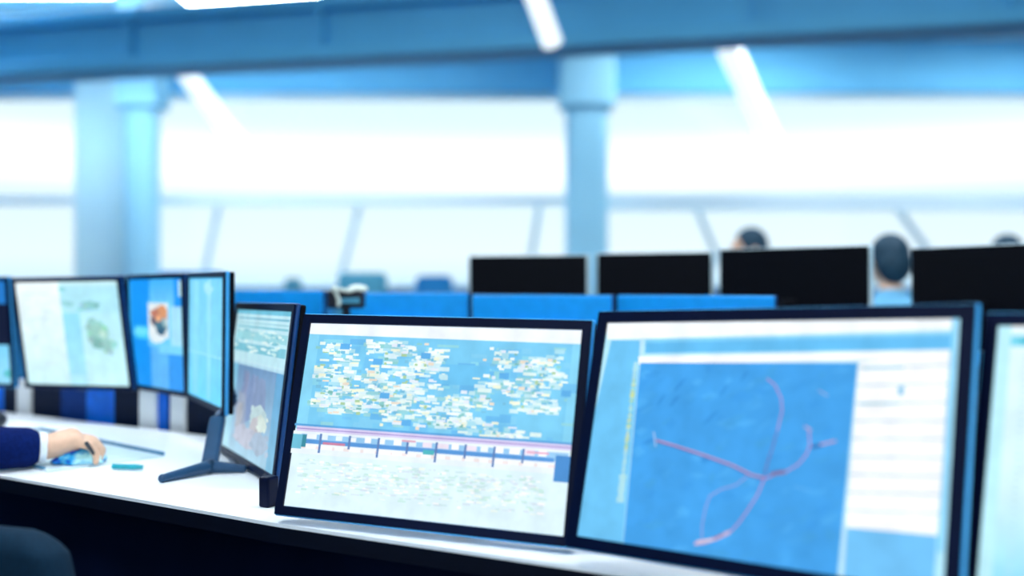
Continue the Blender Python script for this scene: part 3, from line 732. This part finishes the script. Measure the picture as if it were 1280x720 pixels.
# ------------------------------------------------------------------ chairs
def make_chair(loc, rz, label, fabric, group, top_z=1.0, w=.48, round_=.08, sz=.46, arms=True):
    t = thing('office_chair', label, 'chair', loc, rz, group)
    s = bmesh.new(); box(s, (0, 0, sz), (.5, .48, .08), bev=.035, seg=4); obj('seat', s, M[fabric], t, smooth=True)
    s = bmesh.new()
    hh = top_z - .56
    vs = box(s, (0, 0, 0), (w, .07, hh), bev=.033, seg=4)
    for vt in s.verts:       # rounded shoulders and a curved back
        zz = vt.co.z / (hh / 2); k = max(0, (zz - .45) / .55)
        vt.co.x *= 1 - round_ * 3 * k * k
        vt.co.z -= .35 * abs(vt.co.x / (w / 2)) ** 4 * k * hh * round_ * 2
        vt.co.y += .05 * (1 - zz) * .5 - .25 * vt.co.x ** 2 * 1.2
        vt.co.z += .56 + hh / 2; vt.co.y -= .24
    obj('backrest', s, M[fabric], t, smooth=True)
    s = bmesh.new(); tube(s, (0, -.05, .42), (0, -.24, .44), .02); tube(s, (0, -.26, .44), (0, -.25, .62), .02, .02); obj('back_bar', s, M['chair_plastic'], t)
    s = bmesh.new(); tube(s, (0, 0, .1), (0, 0, sz - .04), .03, .025); obj('gas_column', s, M['chair_plastic'], t)
    for k in range(5):
        a = 2 * PI * k / 5 + .3; e = Vector((math.cos(a) * .29, math.sin(a) * .29, .075))
        s = bmesh.new(); tube(s, (0, 0, .11), e, .022, .014); lg = obj('base_leg', s, M['chair_plastic'], t)
        s = bmesh.new(); d = Vector((-math.sin(a), math.cos(a), 0)) * .018; tube(s, Vector((e.x, e.y, .03)) - d, Vector((e.x, e.y, .03)) + d, .03, .03); tube(s, (e.x, e.y, .03), (e.x, e.y, .08), .008); obj('caster', s, M['chair_plastic'], lg)
    for sx in ((-1, 1) if arms else ()):
        s = bmesh.new(); box(s, (sx * .27, .02, .66), (.05, .26, .03), bev=.012); tube(s, (sx * .27, 0, .65), (sx * .26, 0, .44), .013); obj('armrest', s, M['chair_plastic'], t)
    return t
FC = (-.758, 1.755, 0)
make_chair((-1.42, 1.80, 0), R(-35), 'dark chair beneath the person in the navy jacket', 'chair_fabric', None, top_z=.95, w=.46, sz=.40)
make_chair(FC, R(-20), 'empty dark blue fabric chair back in shadow below the sleeve', 'chair_fabric', None, top_z=.815, w=.50, arms=False)
GC = 'chairs by the far windows'
make_chair((-1.08, 7.2, 0), R(178), 'grey office chair just above the small black device', 'chair_grey', GC, top_z=H + .115, w=.38, round_=.03)
make_chair((-.73, 8.4, 0), R(160), 'blue round topped chair beside the farthest black monitor', 'chair_blue', GC, top_z=H + .11, w=.44, round_=.12)
make_chair((-1.86, 9.0, 0), R(200), 'small distant dark chair above the striped screen', 'chair_grey', GC, top_z=H + .09, w=.2, round_=.1)
make_chair((-1.57, 5.2, 0), R(10), 'blue chair back showing between plain cyan and striped screens', 'chair_blue', GC, top_z=H + .088, w=.44, round_=.1)

# ------------------------------------------------------------------ people
def head_shape(bm, c, s=1.0, mt=None):
    mt = mt or Matrix.Identity(4)
    T = Matrix.Translation(Vector(c)) @ mt
    def e(p, r, sc): 
        p = T @ Vector([x * s for x in p]); ball(bm, p, r * s, sc, mt)
    e((0, 0, .02), .088, (.86, 1.05, 1.12)); e((0, .045, -.045), .062, (.85, .85, 1.0)); e((0, .062, -.085), .028, (1.1, .9, .8))
    e((0, .105, -.015), .016, (.8, 1.1, 1.3)); e((0, .098, -.055), .018, (1.4, .6, .6)); e((0, .093, .02), .03, (1.8, .4, .4))
    for sx in (-1, 1): e((sx * .079, -.005, -.01), .024, (.4, .8, 1.25))
def seated_person(loc, rz, label, shirt, group=None, lift=0.0, chair=True):
    t = thing('person', label, 'person', loc, rz, group)
    z = lift
    b = bmesh.new()      # body: y is the way the person faces
    limb(b, [(0, 0, .55 + z), (0, .01, .75 + z), (0, .02, .95 + z), (0, .02, 1.05 + z), (0, .03, 1.12 + z)], [.13, .125, .13, .075, .052])
    limb(b, [(-.16, .02, 1.0 + z), (.16, .02, 1.0 + z)], [.055, .055])
    head_shape(b, (0, .05, 1.23 + z))
    for sx in (-1, 1):
        limb(b, [(sx * .17, .02, 1.0 + z), (sx * .22, .06, .74 + z), (sx * .16, .3, .72 + z), (sx * .15, .36, .73 + z)], [.05, .04, .028, .026])
        ball(b, (sx * .15, .40, .73 + z), .04, (.8, 1.15, .45))
        for f in range(4): limb(b, [(sx * .15 + (f - 1.5) * .018, .43, .73 + z), (sx * .15 + (f - 1.5) * .02, .47, .725 + z), (sx * .15 + (f - 1.5) * .02, .49 - abs(f - 1.6) * .008, .705 + z)], [.009, .008, .007])
        limb(b, [(sx * .15 - sx * .035, .39, .725 + z), (sx * .15 - sx * .055, .425, .715 + z), (sx * .15 - sx * .05, .45, .71 + z)], [.012, .010, .008])
        limb(b, [(sx * .09, 0, .53 + z), (sx * .12, .42, .52 + z), (sx * .12, .42, .10), (sx * .12, .44, .06)], [.085, .058, .04, .04])
        limb(b, [(sx * .12, .42, .045), (sx * .13, .58, .035)], [.04, .03])
    fuse('body', b, M['skin'], t, .007, 3)
    b = bmesh.new()
    limb(b, [(0, 0, .57 + z), (0, .01, .75 + z), (0, .02, .95 + z), (0, .02, 1.04 + z)], [.145, .14, .145, .085])
    limb(b, [(-.165, .02, 1.0 + z), (.165, .02, 1.0 + z)], [.068, .068])
    for sx in (-1, 1): limb(b, [(sx * .17, .02, 1.0 + z), (sx * .225, .06, .74 + z), (sx * .165, .28, .72 + z)], [.066, .055, .042])
    fuse('shirt', b, M[shirt], t, .009, 4)
    b = bmesh.new()
    for sx in (-1, 1): limb(b, [(sx * .085, -.01, .54 + z), (sx * .12, .42, .53 + z), (sx * .12, .42, .14)], [.11, .075, .06])
    fuse('trousers', b, M['trousers'], t, .010, 3)
    b = bmesh.new(); ball(b, (0, .035, 1.262 + z), .098, (.9, 1.04, 1.02)); ball(b, (0, -.01, 1.22 + z), .085, (.95, .75, 1.1))
    fuse('hair', b, M['hair'], t, .007, 3)
    return t
GP = 'people seated beyond the black monitors'
def person_at(px, top_y, D, rz, label, shirt):
    z = H - (top_y - 360) / F * D      # crown height
    x = (px - 640) / F * D
    lift = z - 1.365
    seated_person((x, D, 0), rz, label, shirt, GP, lift=lift)
    if lift > -.4: pass
    make_chair((x - math.sin(-rz) * 0, D, 0), rz, label.replace('dark haired person', 'chair under the dark haired person'), 'chair_grey', 'chairs under the seated people', top_z=.95 + lift, w=.42, sz=.37 + lift)
person_at(1117, 290, 4.75, R(5), 'dark haired person in light blue shirt framed in the monitor gap', 'shirt')
person_at(946, 283, 6.2, R(100), 'dark haired person in grey shirt above the widest black monitor', 'dark_shirt')
person_at(1262, 291, 5.7, R(-5), 'dark haired person whose crown just rises over the nearest black monitor', 'dark_shirt')

# the person at the desk: only forearm and hand come into view
t = thing('person', 'person in dark navy jacket reaching over the desk pad with one hand', 'person', (-1.42, 1.80, 0), R(-35))
W_ = Vector((-1.045, 2.335, DESK + .045)); E_ = Vector((-1.33, 2.16, DESK + .062)); S_ = Vector((-1.32, 1.95, 1.06)); T_ = Vector((-1.46, 1.86, 0))
b = bmesh.new()
def tp(x, y, z):  # torso-local to world
    r = Matrix.Rotation(R(-35), 3, 'Z') @ Vector((x, y, 0)); return Vector((-1.46 + r.x, 1.84 + r.y, z))
limb(b, [tp(0, 0, .56), tp(0, .02, .78), tp(0, .05, .98), tp(0, .06, 1.08), tp(0, .07, 1.15)], [.13, .125, .13, .075, .052])
limb(b, [tp(-.16, .05, 1.04), tp(.16, .05, 1.04)], [.055, .055])
head_shape(b, tp(0, .10, 1.27), mt=Matrix.Rotation(R(-35), 4, 'Z'))
for sx in (-1, 1):
    limb(b, [tp(sx * .09, 0, .53), tp(sx * .11, .30, .52), tp(sx * .11, .28, .10)], [.085, .058, .04]); limb(b, [tp(sx * .11, .28, .045), tp(sx * .12, .42, .035)], [.04, .03])
sh = tp(.17, .05, 1.03)
limb(b, [sh, E_, W_], [.05, .04, .029])
sl = tp(-.17, .05, 1.03); el = tp(-.26, .12, DESK + .05); wl = tp(-.12, .36, DESK + .045); limb(b, [sl, el, wl], [.05, .04, .028]); ball(b, tp(-.1, .41, DESK + .035), .04, (1, 1, .5))
# hand: back of the hand up, fingers bent down over the cloth
hd = Vector((.80, .34, -.02)).normalized(); hs = Vector((hd.y, -hd.x, 0)).normalized(); up = Vector((0, 0, 1))   # along, towards viewer side, up
def hp(a, s_, u_): return W_ + hd * a + hs * s_ + up * u_
limb(b, [W_, hp(.025, 0, .006), hp(.05, 0, .014)], [.028, .030, .028])
for s_ in (-.026, -.009, .009, .026):
    limb(b, [hp(.012, s_ * .7, .004), hp(.062, s_ * 1.05, .020 - abs(s_) * .15)], [.019, .0145])
fing = [(-.030, 1.0, .0), (-.010, 1.1, .0), (.011, 1.03, -.001), (.030, .84, -.006)]
for (s_, k, dz) in fing:
    limb(b, [hp(.060, s_, .018 + dz), hp(.060 + .036 * k, s_ * 1.12, .010 + dz), hp(.060 + .052 * k, s_ * 1.16, -.012 + dz), hp(.060 + .050 * k, s_ * 1.18, -.027 + dz)], [.0115, .0098, .0088, .0075])
limb(b, [hp(.015, -.026, .0), hp(.045, -.052, -.008), hp(.075, -.052, -.020), hp(.094, -.044, -.026)], [.016, .013, .0115, .009])
fuse('body', b, M['skin'], t, .0042, 3, world=True)
b = bmesh.new()
CE = W_.lerp(E_, .14)
limb(b, [sh, sh.lerp(E_, .5), E_, E_.lerp(CE, .5), CE], [.07, .062, .058, .052, .046])
limb(b, [sl, el, wl], [.068, .055, .045])
limb(b, [tp(0, 0, .58), tp(0, .02, .78), tp(0, .05, .97), tp(0, .06, 1.05)], [.155, .15, .155, .09]); limb(b, [tp(-.165, .05, 1.03), tp(.165, .05, 1.03)], [.072, .072])
fuse('jacket', b, M['sleeve'], t, .007, 4, world=True)
b = bmesh.new(); dW = (W_ - E_).normalized(); tube(b, CE + dW * .03, W_ + dW * -.002, .036, .034, 24); obj('shirt_cuff', b, M['cuff'], t, world=True, smooth=True)
b = bmesh.new()
for sx in (-1, 1): limb(b, [tp(sx * .085, -.01, .54), tp(sx * .11, .30, .53), tp(sx * .11, .28, .14)], [.11, .075, .06])
fuse('trousers', b, M['trousers'], t, .010, 3, world=True)
b = bmesh.new(); c_ = tp(0, .085, 1.30); ball(b, c_, .098, (.92, 1.0, 1.02)); ball(b, tp(0, .04, 1.26), .085, (.95, .85, 1.1)); fuse('hair', b, M['hair'], t, .008, 3, world=True)

# ------------------------------------------------------------------ daylight
wd = bpy.data.worlds.new('sky'); SC.world = wd; wd.use_nodes = True
nt = wd.node_tree; bg = nt.nodes['Background']
tc = nt.nodes.new('ShaderNodeTexCoord'); sp = nt.nodes.new('ShaderNodeSeparateXYZ'); rp = nt.nodes.new('ShaderNodeValToRGB')
nt.links.new(tc.outputs['Generated'], sp.inputs['Vector'])
mr = nt.nodes.new('ShaderNodeMapRange'); mr.inputs['From Min'].default_value = -.2; mr.inputs['From Max'].default_value = .4
nt.links.new(sp.outputs['Z'], mr.inputs['Value']); nt.links.new(mr.outputs['Result'], rp.inputs['Fac'])
def st(z): return (z + .2) / .6
e = rp.color_ramp.elements
e[0].position = 0; e[0].color = rgb(215, 240, 252); e[1].position = 1; e[1].color = rgb(215, 240, 255)
for z, c in ((-.01, (205, 238, 250)), (.03, (238, 250, 255)), (.085, (228, 246, 254)), (.103, (275, 275, 275)), (.13, (275, 275, 275)), (.15, (232, 248, 254)), (.18, (222, 244, 253)), (.21, (205, 238, 252))):
    x = e.new(st(z)); x.color = tuple(v * .72 for v in rgb(*c)[:3]) + (1,)
nt.links.new(rp.outputs['Color'], bg.inputs['Color']); bg.inputs['Strength'].default_value = 1.6

# ------------------------------------------------------------------ camera
cam = bpy.data.cameras.new('camera'); co = bpy.data.objects.new('camera', cam); C.objects.link(co); SC.camera = co
co.location = (0, 0, H); co.rotation_euler = (PI / 2, 0, 0)
cam.sensor_width = 36; cam.lens = 36 * F / 1280; cam.clip_start = .05; cam.clip_end = 300
cam.dof.use_dof = True; cam.dof.focus_distance = 1.9; cam.dof.aperture_fstop = 1.2
SC.view_settings.view_transform = 'Standard'; SC.view_settings.look = 'None'; SC.view_settings.gamma = 1; SC.view_settings.exposure = 0
SC.view_settings.use_curve_mapping = False
